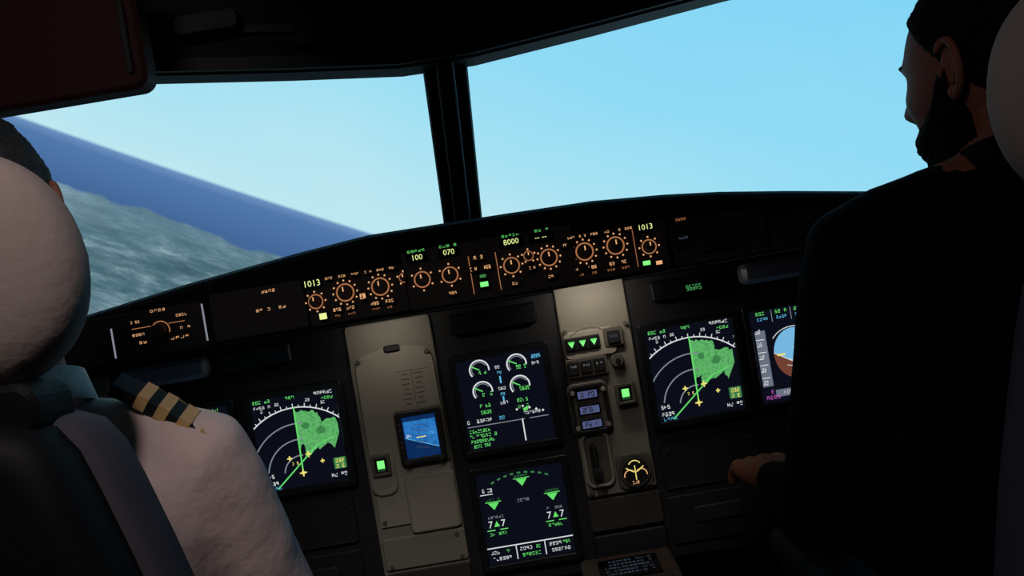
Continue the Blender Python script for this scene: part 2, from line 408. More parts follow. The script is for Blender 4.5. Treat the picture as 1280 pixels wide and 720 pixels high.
b.rr(-528*S,-40*S,42*S,30*S,.01,-.03,.01,M['beige2'],.006)
for u,w in ((-330,90),(-30,110),(210,80),(430,60)):
    b.rr(u*S,-34*S,w*S,26*S,.006,-.012,.01,M['bezel'],.003)
b.rr(222*S,-36*S,26*S,14*S,.003,-.016,-.01,M['glass'],.001); b.glyphs(222*S,-36*S,20*S,6*S,5,-.0165,E['gdim'])  # green reflection painted as glowing marks on a small glass plate
for u,w in ((-300,120),(-430,120),(208,120),(340,120)):
    b.rr(u*S,-250*S,w*S,60*S,.006,-.004,.006,M['panel'],.002); b.frame(u*S,-250*S,w*S,60*S,.006,.002,-.0055,.004,M['seam'],.0005)
    b.rr(u*S,-320*S,w*S,60*S,.006,-.004,.006,M['panel'],.002); b.rr(u*S,-316*S,w*.5*S,20*S,.006,-.010,.006,M['seam'],.002)
    for k in (-1,1): b.cyl((u+k*w*.42)*S,-232*S,.004,-.008,0,M['seam'],12)
b.make('panel_plates',g)
bb=B()
for u in (-162,94):
    bb.rr(u*S,-5*S,60*S,10*S,.004,-.10,-.075,M['black'])
bb.make('flood_lamp_housings',g)

def lit_button(name,u,v):
    g=group(name,(u*S,-.014,ZO+v*S)); b=B()
    b.frame(0,0,24*S,26*S,.003,4*S,-.008,.004,M['beiged'],.001); b.rr(0,0,17*S,19*S,.002,-.005,.004,M['black'],.001)
    b.quad(0,1*S,9*S,10*S,-.0054,E['btn']); b.glyphs(0,-5.5*S,10*S,2*S,3,-.0055,E['gdim']); b.make('cap',g)
lit_button('push_button',-196,-190); lit_button('push_button',117,-152)

def display(name,u,v,w=118,h=121):
    g=group(name,(u*S,0,ZO+v*S)); b=B()
    b.frame(0,0,(w+14)*S,(h+14)*S,.008,9*S,-.014,.006,M['bezel'],.002)
    b.rr(0,0,(w+2)*S,(h+2)*S,.004,-.006,.006,E['screen'],.0005)
    for sx in (-1,1):
        b.cyl(sx*(w/2+2)*S,-(h/2+2)*S,.0022,-.016,-.013,M['metal'],10)
    b.make('bezel',g); return g
Y=-.0068; Y2=-.0072; Y3=-.0076
def nd(u,v,sd):
    g=display('navigation_display',u,v,112,119); e=B(); ax,az=-2*S,-42*S; rnd=random.Random(sd)
    pts=[(ax+1*S,az+30*S)]
    for i in range(30):
        a=math.radians(1+ i*1.9); r=(80-rnd.random()*4-(9*max(0,math.sin(i*.55)) if i>6 else 0))*S
        x=ax+r*math.sin(a); z=az+r*math.cos(a); x=min(x,50*S); pts.append((x,z))
    for i in range(14):
        a=math.radians(60-i*4.2); r=(38-rnd.random()*7+ (14 if i<4 else 0)-(10 if 6<i<11 else 0))*S; pts.append((min(ax+r*math.sin(a),50*S),az+r*math.cos(a)))
    e.poly(pts,Y,E['terr'])
    for px,pz,pr in ((12,58,5),(30,50,6)):
        e.poly([(ax+(px+pr*(.7+.5*rnd.random())*math.cos(k*.7))*S,az+(pz+pr*(.6+.5*rnd.random())*math.sin(k*.7))*S) for k in range(9)],Y-.0002,E['terrd'])
    for r,mm in ((83,'white'),(63,'grey'),(43,'grey'),(23,'grey')):
        lim=42 if r>70 else (56 if r>50 else 80)
        e.arc(ax,az,r*S,1.5*S,-lim,lim if r>70 else 8,Y2,E[mm],44)
    for i in range(-8,9):
        a=math.radians(i*5); q=86 if i%2 else 88
        e.line(ax+83*S*math.sin(a),az+83*S*math.cos(a),ax+q*S*math.sin(a),az+q*S*math.cos(a),1*S,Y2,E['white'])
    for i in (-36,-24,-12,12,24,36):
        a=math.radians(i); e.glyphs(ax+93*S*math.sin(a),az+92*S*math.cos(a),6*S,3*S,2,Y2,E['white'])
    e.line(ax,az,ax+1*S,az+84*S,1.8*S,Y3,E['green']); e.line(ax-34*S,az-14*S,ax+22*S,az+32*S,1.6*S,Y3,E['green'])
    e.line(ax+22*S,az+32*S,ax+44*S,az+40*S,1.2*S,Y3,E['green'])
    for x,z,s_ in ((-14,21,5),(10,23,6),(0,1,7),(26,12,4)):
        e.quad(ax+x*S,az+z*S,s_*S*1.3,1.5*S,Y3,E['yellow']); e.quad(ax+x*S,az+z*S,1.5*S,s_*S*1.3,Y3,E['yellow']); e.disc(ax+x*S,az+z*S,s_*.34*S,Y3,E['yellow'],10)
    e.glyphs(ax-8*S,az+14*S,9*S,3*S,3,Y3,E['yellow'])
    e.glyphs(-38*S,54*S,26*S,3.4*S,7,Y3,E['green']); e.glyphs(-40*S,47*S,22*S,3*S,6,Y3,E['white'])
    e.glyphs(38*S,54*S,24*S,3.4*S,6,Y3,E['white']); e.glyphs(42*S,47*S,16*S,3*S,4,Y3,E['green']); e.glyphs(-4*S,54*S,12*S,3*S,3,Y3,E['green'])
    e.glyphs(-44*S,-40*S,12*S,4*S,3,Y3,E['white']); e.glyphs(-42*S,-49*S,16*S,4*S,4,Y3,E['white']); e.glyphs(-40*S,-55*S,18*S,3*S,4,Y3,E['cyan'])
    e.rr(45*S,-36*S,15*S,14*S,.001,Y2,Y2+.0004,E['gdim'],.0001); e.glyphs(45*S,-33*S,11*S,4*S,3,Y3,E['yellow']); e.glyphs(45*S,-40*S,11*S,4*S,3,Y3,E['yellow'])
    e.glyphs(42*S,-50*S,20*S,4*S,5,Y3,E['white'])
    e.make('symbology',g,solid=False)
nd(-292,-143,1); nd(208,-138,7)

def pfd(u,v):
    g=display('primary_flight_display',u,v,112,119); e=B()
    e.quad(-44*S,-2*S,13*S,70*S,Y,E['tape']); e.quad(34*S,-2*S,13*S,70*S,Y,E['tape'])
    for i in range(9):
        e.line(-50*S,(-34+i*8)*S,-40*S if i%2 else -44*S,(-34+i*8)*S,1*S,Y2,E['white']); e.glyphs(34*S,(-32+i*8)*S,8*S,3*S,3,Y2,E['white'])
        if i%2==0: e.glyphs(-46*S,(-31+i*8)*S,6*S,3*S,2,Y2,E['white'])
    n=40; R=28*S; cx=-4*S; t=math.radians(-28); dl=math.radians(22)
    P=lambda a:(cx+R*math.cos(a)*.95,R*math.sin(a)*1.12)
    e.poly([P(t-dl+(math.pi+2*dl)*i/n) for i in range(n+1)],Y,E['sky'])
    e.poly([P(t+math.pi+dl+(math.pi-2*dl)*i/n) for i in range(n+1)],Y,E['earth'])
    p,q=P(t-dl),P(t+math.pi+dl); e.line(p[0],p[1],q[0],q[1],1*S,Y2,E['white'])
    for k in (-14,-7,7,14): e.line(cx-6*S-k*S*math.sin(t),k*S,cx+6*S-k*S*math.sin(t),k*S-3*S,.8*S,Y2,E['white'])
    e.quad(cx-18*S,0,10*S,2.4*S,Y3,E['yellow']); e.quad(cx+18*S,0,10*S,2.4*S,Y3,E['yellow']); e.quad(cx,0,3*S,3*S,Y3,E['yellow'])
    e.arc(cx,0,33*S,1*S,-50,50,Y2,E['white'])
    for x in (-38,-14,10,34): e.glyphs(x*S,54*S,16*S,3.4*S,4,Y2,E['green']); e.glyphs(x*S,47*S,14*S,3*S,4,Y2,E['cyan'])
    for x in (-26,-2,22): e.line(x*S,42*S,x*S,57*S,.8*S,Y2,E['grey'])
    e.quad(-4*S,-47*S,64*S,9*S,Y,E['tape']); e.glyphs(-4*S,-47*S,58*S,4*S,9,Y2,E['white'])
    e.glyphs(-44*S,-44*S,12*S,4*S,3,Y2,E['mag']); e.glyphs(-40*S,-51*S,18*S,4*S,4,Y2,E['mag']); e.glyphs(42*S,-44*S,16*S,4*S,4,Y2,E['cyan'])
    e.make('symbology',g,solid=False)
pfd(-428,-143); pfd(339,-137)

g=display('engine_display',-31,-136,112,116); e=B()
def gauge(x,z,r):
    e.arc(x*S,z*S,r*S,1.8*S,-125,100,Y2,E['white'],28); e.arc(x*S,z*S,(r-2.5)*S,1*S,-125,60,Y2,E['grey'],20)
    a=math.radians(-60); e.line(x*S,z*S,(x+r*math.sin(a))*S,(z+r*math.cos(a))*S,1.4*S,Y3,E['green'])
    e.glyphs((x+5)*S,(z-4)*S,13*S,4*S,4,Y3,E['green'])
for x in (-26,21): gauge(x,42,12); gauge(x,15,12)
for z in (42,15): e.glyphs(-2*S,z*S,10*S,3*S,3,Y2,E['white']); e.glyphs(-2*S,(z-7)*S,6*S,3*S,2,Y2,E['cyan'])
for x in (-26,21): e.glyphs(x*S,-3*S,14*S,3.6*S,4,Y2,E['green']); e.glyphs(x*S,-11*S,14*S,3.6*S,4,Y2,E['green'])
e.glyphs(-2*S,-3*S,10*S,3*S,3,Y2,E['white']); e.quad(-2*S,26*S,2*S,9*S,Y2,E['cyan']); e.quad(-2*S,2*S,2*S,6*S,Y2,E['cyan'])
e.glyphs(46*S,48*S,12*S,4*S,4,Y2,E['cyan']); e.glyphs(44*S,40*S,10*S,3*S,3,Y2,E['white'])
e.glyphs(-36*S,-21*S,32*S,3.6*S,8,Y2,E['white']); e.glyphs(-6*S,-21*S,12*S,3.6*S,3,Y2,E['cyan'])
e.line(-52*S,-27*S,20*S,-27*S,1*S,Y2,E['grey']); e.line(26*S,-27*S,50*S,-27*S,1*S,Y2,E['grey'])
e.line(17*S,-26*S,17*S,-54*S,1.6*S,Y2,E['white'])
for i,w in enumerate((30,34,30,24)): e.glyphs((-51+w/2)*S,(-33-i*6.2)*S,w*S,3.4*S,9,Y2,E['green'])
for x,z in ((12,-14),(20,-11),(28,-14),(36,-17),(44,-20)): e.quad(x*S,z*S,2.4*S,2.4*S,Y2,E['white'],.7)
e.quad(23*S,-15*S,6*S,4*S,Y2,E['green'],.4); e.glyphs(30*S,-20*S,22*S,3*S,6,Y2,E['white'])
e.make('symbology',g,solid=False)

g=display('system_display',-30,-280,112,117); e=B()
e.arc(0,-30*S,82*S,2*S,-26,26,Y2,E['gdim'],17,True)
e.glyphs(-44*S,36*S,16*S,4*S,5,Y2,E['white']); e.line(-52*S,31*S,-36*S,31*S,1*S,Y2,E['white'])
def tri(x,z,w,h,mm): e.poly([((x-w)*S,z*S),((x+w)*S,z*S),(x*S,(z-h)*S)],Y2,E[mm]); e.line((x-w-3)*S,(z+1)*S,(x+w+3)*S,(z+1)*S,1*S,Y2,E['green'])
for x,z in ((-37,20),(2,44),(37,20)):
    tri(x,z,7,9,'green'); e.glyphs(x*S,(z+4)*S,18*S,2*S,5,Y2,E['gdim'])
for x in (-37,37):
    for d in (-8,8):
        e.text('7',(x+d)*S,-7*S,9*S,Y2,E['white']); e.line((x+d-5)*S,-14*S,(x+d+5)*S,-14*S,1.2*S,Y2,E['green'])
    e.poly([((x-3.5)*S,-10*S),((x+3.5)*S,-10*S),(x*S,-3*S)],Y2,E['green']); e.glyphs(x*S,-19*S,22*S,3*S,6,Y2,E['green']); e.glyphs(x*S,2*S,20*S,2.6*S,6,Y2,E['grey'])
e.glyphs(0,18*S,16*S,3*S,4,Y2,E['grey'])
e.line(-54*S,-36*S,54*S,-36*S,1.4*S,Y2,E['white'])
for x in (-18,18): e.line(x*S,-37*S,x*S,-54*S,1.2*S,Y2,E['white'])
for x in (-37,0,37):
    e.glyphs((x-6)*S,-42*S,16*S,3.4*S,4,Y2,E['white']); e.glyphs((x+8)*S,-42*S,9*S,3.4*S,3,Y2,E['green']); e.glyphs(x*S,-50*S,24*S,3.4*S,6,Y2,E['white' if x else 'green'])
e.make('symbology',g,solid=False)

g=group('standby_instrument',(-141*S,-.008,ZO-162*S)); b=B()
b.rr(0,-1*S,62*S,74*S,.01,-.006,.004,M['beiged'],.003)
b.frame(0,0,56*S,66*S,.006,7*S,-.016,.002,M['black'],.002); b.rr(0,0,44*S,52*S,.002,-.008,.002,E['blued'],.0004)
b.cyl(-21*S,-29*S,.004,-.024,-.014,M['knob'],16); b.cyl(21*S,-29*S,.004,-.024,-.014,M['knob'],16)
b.poly([(-20*S,20*S),(20*S,20*S),(20*S,-16*S),(-20*S,0)],-.0086,E['blue'])
b.poly([(-20*S,0),(20*S,-16*S),(20*S,-22*S),(-20*S,-22*S)],-.0086,E['blued'])
for k in range(5): b.line(-8*S,(16-k*7)*S,8*S,(12-k*7)*S,.7*S,-.009,E['dim'])
b.glyphs(-15*S,2*S,7*S,3*S,2,-.0092,E['white']); b.glyphs(15*S,2*S,8*S,3*S,2,-.0092,E['cyan']); b.quad(0,-1*S,12*S,1.2*S,-.0094,E['yellow'])
b.line(-20*S,0,20*S,-16*S,.8*S,-.009,E['cyan'])
for k in range(6): b.quad(-24.5*S,(18-k*7)*S,2.2*S,1*S,-.0162,M['beige'])
b.make('unit',g)

g=group('landing_gear_panel',(0,-.004,ZO)); b=B()
b.rr(84*S,-84*S,64*S,34*S,.008,-.008,.002,M['beige2'],.002)
b.arc(84*S,-100*S,36*S,1*S,-40,40,-.0085,M['beiged'],20)
b.rr(75*S,-82*S,44*S,17*S,.003,-.012,-.004,M['black'],.001)
for k in (-1,0,1):
    b.rr((75+k*14)*S,-82*S,12*S,14*S,.0015,-.0145,-.01,M['bezel'],.0008); b.poly([((75+k*14-4)*S,-79*S),((75+k*14+4)*S,-79*S),((75+k*14)*S,-86*S)],-.015,E['btn']); b.quad((75+k*14)*S,-79*S,8*S,2*S,-.0151,E['green'])
b.rr(114*S,-80*S,24*S,24*S,.004,-.010,.0,M['beiged'],.001); b.rr(114*S,-80*S,15*S,16*S,.002,-.015,-.008,M['black'],.001); b.glyphs(114*S,-79*S,10*S,2.5*S,4,-.0154,E['dim'])
b.rr(76*S,-112*S,52*S,24*S,.004,-.010,.0,M['beiged'],.001)
for k in (-1,0,1): b.rr((75+k*16)*S,-111*S,14*S,16*S,.002,-.015,-.008,M['black'],.001); b.glyphs((75+k*16)*S,-109*S,8*S,2*S,3,-.0154,E['grey']); b.quad((75+k*16)*S,-122*S,8*S,1.2*S,-.0105,M['beige2'])
b.cyl(114*S,-110*S,.012,-.012,-.0,M['beiged']); b.cyl(114*S,-110*S,.005,-.03,-.01,M['metal'],14,0,.003)
b.glyphs(114*S,-96*S,20*S,2*S,5,-.0045,M['beiged'])
b.frame(70*S,-228*S,36*S,70*S,.016,4*S,-.010,.002,M['beige2'],.002); b.rr(70*S,-228*S,30*S,64*S,.012,-.003,.002,M['beiged'],.0005)
b.rr(66*S,-232*S,9*S,46*S,.005,-.006,-.002,M['black'],.0005)
b.rr(66*S,-222*S,5*S,30*S,.003,-.035,-.004,M['black'],.001); b.cyl(66*S,-240*S,.009,-.055,-.03,M['black'],24)
b.make('switchgear',g)
g=group('clock',(71*S,-.008,ZO-163*S)); b=B()
b.rr(0,0,50*S,66*S,.012,-.008,.004,M['beiged'],.003); b.frame(0,0,46*S,60*S,.010,4*S,-.014,-.004,M['black'],.001)
for z in (18,-1,-19): b.rr(-1*S,z*S,28*S,12*S,.002,-.012,-.006,M['glass'],.0005); b.quad(-1*S,z*S,24*S,9*S,-.0126,E['lcd']); b.glyphs(-1*S,z*S,18*S,5*S,4,-.013,M['black'])
for z in (22,-22):
    for x in (-19,19): b.cyl(x*S,z*S,.004,-.02,-.01,M['beige2'],14)
b.make('case',g)
g=group('brake_pressure_gauge',(113*S,-.006,ZO-249*S)); b=B()
b.rr(0,0,44*S,44*S,.014,-.006,.004,M['beiged'],.002); b.cyl(0,0,19*S,-.014,-.004,M['black'],36); b.arc(0,0,17.5*S,1.5*S,0,360,-.0145,M['beiged'],36)
b.arc(-7*S,-4*S,7*S,1.2*S,-100,60,-.0146,E['amber'],16); b.arc(7*S,-4*S,7*S,1.2*S,-60,100,-.0146,E['amber'],16); b.arc(0,6*S,8*S,1.2*S,-60,60,-.0146,E['yellow'],16)
b.line(0,-10*S,0,8*S,1.2*S,-.0148,E['yellow']); b.line(-2*S,0,-11*S,6*S,1.2*S,-.0148,E['yellow']); b.line(2*S,0,11*S,6*S,1.2*S,-.0148,E['yellow']); b.glyphs(0,-13*S,12*S,3*S,4,-.0148,E['amber'])
b.make('dial',g)

# ------------------------------------------------------------- centre pedestal
g=group('center_pedestal',(-.04,-.45,0)); b=B()
b.rr(0,.31,.44,.62,.01,-.43,.43,M['panel'],.006)
b.make('console',g)
for u in (-.14,.155):
    b=B(); b.rr(0,0,.155,.24,.008,-.02,.02,M['fascia2'],.003)
    b.rr(0,.05,.10,.085,.003,-.024,-.018,M['glass'],.001)
    for i in range(6):
        for j in range(6): b.rr((-.055+i*.022),-.015-.018*j,.016,.012,.002,-.026,-.018,M['knob'],.001)
    for i in range(5): b.glyphs(0,.078-.014*i,.08,.005,12,-.0245,E['dim'])
    o=b.make('flight_computer_keypad',g); o.rotation_euler=(math.radians(-86),0,0); o.location=(u,.30,.630 if u<0 else .640)
b=B()
b.rr(0,0,.12,.16,.01,-.03,.02,M['fascia2'],.004)
for x in (-.025,.025): b.rr(x,-.02,.012,.06,.004,-.07,-.02,M['metal'],.002); b.rr(x,-.02,.035,.03,.008,-.09,-.06,M['fascia'],.004)
o=b.make('throttle_quadrant',g); o.rotation_euler=(math.radians(-90),0,0); o.location=(0,-.05,.64)

# ------------------------------------------------------------- seats
def superell(b,cx,cy,cz,rx,ry,rz,m,k=.6,n=36,mm=20,f=None):
    L=[]
    for j in range(1,mm):
        p=-math.pi/2+math.pi*j/mm; cp,sp=math.cos(p),math.sin(p); lp=[]
        for i in range(n):
            t=2*math.pi*i/n; ct,st=math.cos(t),math.sin(t)
            q=lambda v,k: math.copysign(abs(v)**k,v)
            v=Vector((rx*q(ct,k)*cp**k, ry*q(st,k)*cp**k, rz*q(sp,k)))
            if f: v=f(v)
            lp.append((cx+v.x,cy+v.y,cz+v.z))
        L.append(lp)
    b.loft(L,m)
def seat(x,yb,hx):
    g=group('pilot_seat',(x,yb,0))
    def hf(v): return Vector((v.x*(1-.10*max(0,v.z)/.11+.02*min(0,v.z)/.11),v.y,v.z))
    b=B(); superell(b,hx,0,ZO+.090,.143,.055,.112,M['fabric'],.78,48,28,hf); b.make('headrest',g,smooth=True)
    b=B()
    for sx in (-.05,.05): bar(b,(sx,.0,ZO-.10),(sx,0,ZO+.02),.02,.02,M['metal'])
    b.rr(0,ZO-.035,.20,.05,.02,-.045,.02,M['seat'],.006)
    b.make('headrest_mount',g)
    prof=[(.085,-.040),(.112,-.052),(.128,-.075),(.140,-.11),(.158,-.17),(.180,-.25),(.200,-.34),(.216,-.44),(.222,-.55),(.215,-.64),(.18,-.67)]
    def back(mm,grow,ys,nm):
        b=B(); cz=ZO-.35; L=[]
        pts=[(w+grow,z+ZO) for w,z in prof]; pts=pts+[(-w,z) for w,z in pts[::-1]]
        for y_,s in ys: L.append([(x_*s,y_,cz+(z_-cz)*(1-(1-s)*.5)) for x_,z_ in pts])
        b.loft(L,mm); o=b.make(nm,g,smooth=True); return o
    back(M['seat'],-.010,[(-.08,.80),(-.078,.88),(-.07,.95),(-.055,.985),(-.03,1),(.02,1)],'backrest_shell')
    back(M['piping'],.004,[(-.02,.97),(-.012,.99),(.0,1.0),(.03,1.0),(.05,.98),(.06,.94),(.07,.86)],'backrest_cushion')
    b=B(); superell(b,0,.30,ZO-.69,.25,.28,.07,M['seat'],.5); b.make('seat_cushion',g,smooth=True)
    b=B(); b.rr(0,.24,.22,.48,.02,.18,.42,M['metal'],.005); b.rr(0,.02,.40,.04,.01,.08,.55,M['metal'],.005); b.make('pedestal',g)
    b=B()
    for sx in (-1,1):
        superell(b,sx*.28,.26,ZO-.392,.035,.22,.026,M['seat'],.6); bar(b,(sx*.27,.04,ZO-.41),(sx*.22,.02,ZO-.50),.04,.04,M['metal'])
    b.make('armrests',g,smooth=True)
    b=B(); b.cyl(.045,ZO-.10,.012,-.095,-.07,M['metal'],20); b.rr(0,ZO-.42,.26,.20,.02,-.082,-.07,M['seat'],.004); b.make('back_pocket',g)
    return g
seat(-.500,-.86,-.004); seat(.590,-.86,-.010)

# ------------------------------------------------------------- people
def tube(b,pts,rad,m,n=20):
    pts=[Vector(p) for p in pts]; L=[]
    P=[];Rr=[]
    d0=(pts[1]-pts[0]).normalized(); d1=(pts[-1]-pts[-2]).normalized()
    for a in (88,60,30): P.append(pts[0]-d0*rad[0]*math.sin(math.radians(a))); Rr.append(rad[0]*math.cos(math.radians(a)))
    for k in range(len(pts)-1):
        for t in (0,.25,.5,.75): P.append(pts[k].lerp(pts[k+1],t)); Rr.append(rad[k]*(1-t)+rad[k+1]*t)
    P.append(pts[-1]); Rr.append(rad[-1])
    for a in (30,60,88): P.append(pts[-1]+d1*rad[-1]*math.sin(math.radians(a))); Rr.append(rad[-1]*math.cos(math.radians(a)))
    nrm=None
    for k,p in enumerate(P):
        d=((P[min(k+1,len(P)-1)]-P[max(k-1,0)])).normalized()
        if nrm is None: nrm=d.orthogonal().normalized()
        nrm=(nrm-d*nrm.dot(d)).normalized(); bn=d.cross(nrm)
        L.append([tuple(p+(nrm*math.cos(2*math.pi*i/n)+bn*math.sin(2*math.pi*i/n))*Rr[k]) for i in range(n)])
    b.loft(L,m)
def fuse(b,name,parent,voxel,smooth,pick,mats):
    o=b.make(name); md=o.modifiers.new('r','REMESH'); md.mode='VOXEL'; md.voxel_size=voxel
    ms=o.modifiers.new('s','SMOOTH'); ms.iterations=smooth; ms.factor=.5
    bpy.context.view_layer.update()
    me=bpy.data.meshes.new_from_object(o.evaluated_get(bpy.context.evaluated_depsgraph_get()))
    o.modifiers.clear(); o.data=me; me.materials.clear()
    for m in mats: me.materials.append(m)
    for p in me.polygons: p.use_smooth=True; p.material_index=pick(p.center)
    o.parent=parent; return o
def torso(b,secs,m,n=32):
    L=[]
    for cx,cy,cz,rx,ry in secs:
        L.append([(cx+rx*math.copysign(abs(math.cos(t))**.85,math.cos(t)),cy+ry*math.copysign(abs(math.sin(t))**.85,math.sin(t)),cz) for t in [2*math.pi*i/n for i in range(n)]])
    b.loft(L,m)
def g1(x,s): return math.exp(-(x/s)**2)
def headpt(d):
    sx,sy,sz=d; x=.077*sx; y=.097*sy; z=.118*sz
    if z<0:
        t=-z/.118; x*=1-.26*t**1.6
        if sy>0: y+=.014*t*sy**.5
        else: y*=1-.30*t
    else: x*=1-.04*(z/.118)
    if sy>0:
        y+=.019*g1(x,.012)*g1(z+.024,.014)+.010*g1(x,.010)*g1(z+.004,.022)
        y-=.010*g1(abs(x)-.031,.014)*g1(z-.008,.011)
        y+=.006*g1(z-.027,.008)*g1(x,.05)
        y+=.006*g1(x,.022)*(g1(z+.054,.005)+g1(z+.067,.006))-.004*g1(x,.02)*g1(z+.0605,.003)
        y+=.009*g1(x,.02)*g1(z+.1,.014)
        y+=.004*g1(abs(x)-.045,.016)*g1(z+.018,.016)
    return Vector((x,y,z))
def interp(x,tab):
    for (a,fa),(c,fc) in zip(tab,tab[1:]):
        if x<=c: return fa+(fc-fa)*max(0,(x-a)/(c-a))
    return tab[-1][1]
def head(parent,loc,yaw,tilt,skin,hair,beard=False,roll=0):
    g=bpy.data.objects.new('head',None); sc.collection.objects.link(g); g.parent=parent; g.location=loc; g.rotation_euler=(tilt,roll,yaw)
    def shell(nm,m,off,nlat=72,nlon=96):
        b=B(); L=[]
        for j in range(1,nlat):
            p=-math.pi/2+math.pi*j/nlat; lp=[]
            for i in range(nlon):
                t=2*math.pi*i/nlon; d=(math.cos(p)*math.cos(t),math.cos(p)*math.sin(t),math.sin(p)); v=headpt(d); nn=Vector((v.x/.077**2,v.y/.097**2,v.z/.118**2)).normalized()
                lp.append(tuple(v+nn*off(v)))
            L.append(lp)
        b.loft(L,m); o=b.make(nm,g,smooth=True); return o
    shell('face',skin,lambda v:0)
    def ho(v):
        h=interp(v.y,[(-.1,-.085),(-.06,-.07),(-.02,-.03),(.005,.0),(.03,.03),(.06,.062),(.1,.072)])+.004*noise.noise(v*140)
        k=max(0,min(1,(v.z-h)/.014)); return -.004+k*((.0125 if not beard else .0085)+.0022*noise.noise(v*90)+.0012*noise.noise(v*300))
    shell('hair',hair,ho,130,180)
    if beard:
        def bo(v):
            top=interp(v.y,[(-.02,-.2),(.0,.012),(.015,.006),(.035,-.024),(.06,-.042),(.085,-.044),(.1,-.041),(.13,-.041)])+.004*noise.noise(v*150)
            k=max(0,min(1,(top-v.z)/.016))
            if abs(v.x)<.02 and -.072<v.z<-.05 and v.y>.05: k*=.1
            t=max(0,-v.z/.118)
            return -.004+k*(.0105+.024*t*t*(1 if v.y>.02 else .5)+.002*noise.noise(v*70)+.0022*noise.noise(v*300))
        shell('beard',hair,bo,150,200)
    b=B()
    for sx in (-1,1):
        superell(b,sx*.031,.069,.008,.012,.012,.012,M['eye'],1,16,12); superell(b,sx*.031,.0785,.008,.0055,.003,.0055,M['iris'],1,12,8)
    b.make('eyes',g,smooth=True)
    b=B(); superell(b,0,.096,-.0555,.021,.006,.0035,M['lip'],1,16,10); superell(b,0,.0955,-.0645,.018,.007,.0045,M['lip'],1,16,10); b.make('mouth',g,smooth=True)
    b=B()
    for sx in (-1,1):
        tube(b,[(sx*.014,.0965,.026),(sx*.028,.0915,.031),(sx*.045,.077,.028)],[.002,.0026,.0018],hair,8)
    b.make('eyebrows',g,smooth=True)
    b=B()
    for sx in (-1,1):
        c=Vector((sx*.079,-.006,.0))
        pts=[c+Vector((sx*(.003+.010*max(0,math.sin(a))),-.017*math.sin(a),.030*math.cos(a))) for a in [math.radians(-40+i*15) for i in range(15)]]
        tube(b,pts,[.0035]+[.0045]*13+[.005],skin,10)
        tube(b,[c+Vector((sx*(.002+.007*max(0,math.sin(a))),-.010*math.sin(a)+.001,.018*math.cos(a))) for a in [math.radians(0+i*20) for i in range(9)]],[.003]*9,skin,8)
        superell(b,c.x,c.y-.001,c.z,.005,.013,.024,skin,1,16,10); superell(b,c.x+sx*.003,c.y+.002,c.z-.028,.005,.007,.009,skin,1,14,10); superell(b,c.x+sx*.003,c.y+.012,c.z-.002,.004,.004,.007,skin,1,12,8)
    b.make('ears',g,smooth=True)
    return g
def hand(parent,wrist,fwd,up,skin,left=True,curl=.5):
    f=Vector(fwd).normalized(); u=Vector(up); u=(u-f*u.dot(f)).normalized(); r=f.cross(u)
    if not left: r=-r
    W=lambda x,y,z: Vector(wrist)+r*x+f*y+u*z
    b=B()
    tube(b,[W(0,-.04,0),W(0,.0,0),W(.0,.03,0)],[.026,.025,.026],skin)
    for x,e_ in ((-.03,.078),(-.011,.086),(.010,.088),(.030,.084)): tube(b,[W(x*.55,.01,0),W(x,.05,.002),W(x,e_,.001)],[.019,.015,.0115],skin)
    for x,y,L_,r_ in ((-.031,.078,.058,.0075),(-.011,.086,.074,.0085),(.010,.088,.080,.0088),(.030,.084,.070,.0085)):
        p=[W(x,y,0)]; a=0
        for q,c in ((.45,.35),(.3,.7),(.25,.6)):
            a+=c*curl; l=L_*q; last=p[-1]; p.append(last+f*l*math.cos(a)-u*l*math.sin(a)+r*x*.06)
        tube(b,p,[r_*1.15,r_,r_*.92,r_*.8],skin,14)
    tube(b,[W(.015,.018,-.004),W(.038,.042,-.010),W(.052,.068,-.014),W(.056,.092,-.018)],[.018,.013,.010,.0085],skin,14)
    return fuse(b,'hand',parent,.0035,3,lambda c:0,[skin])

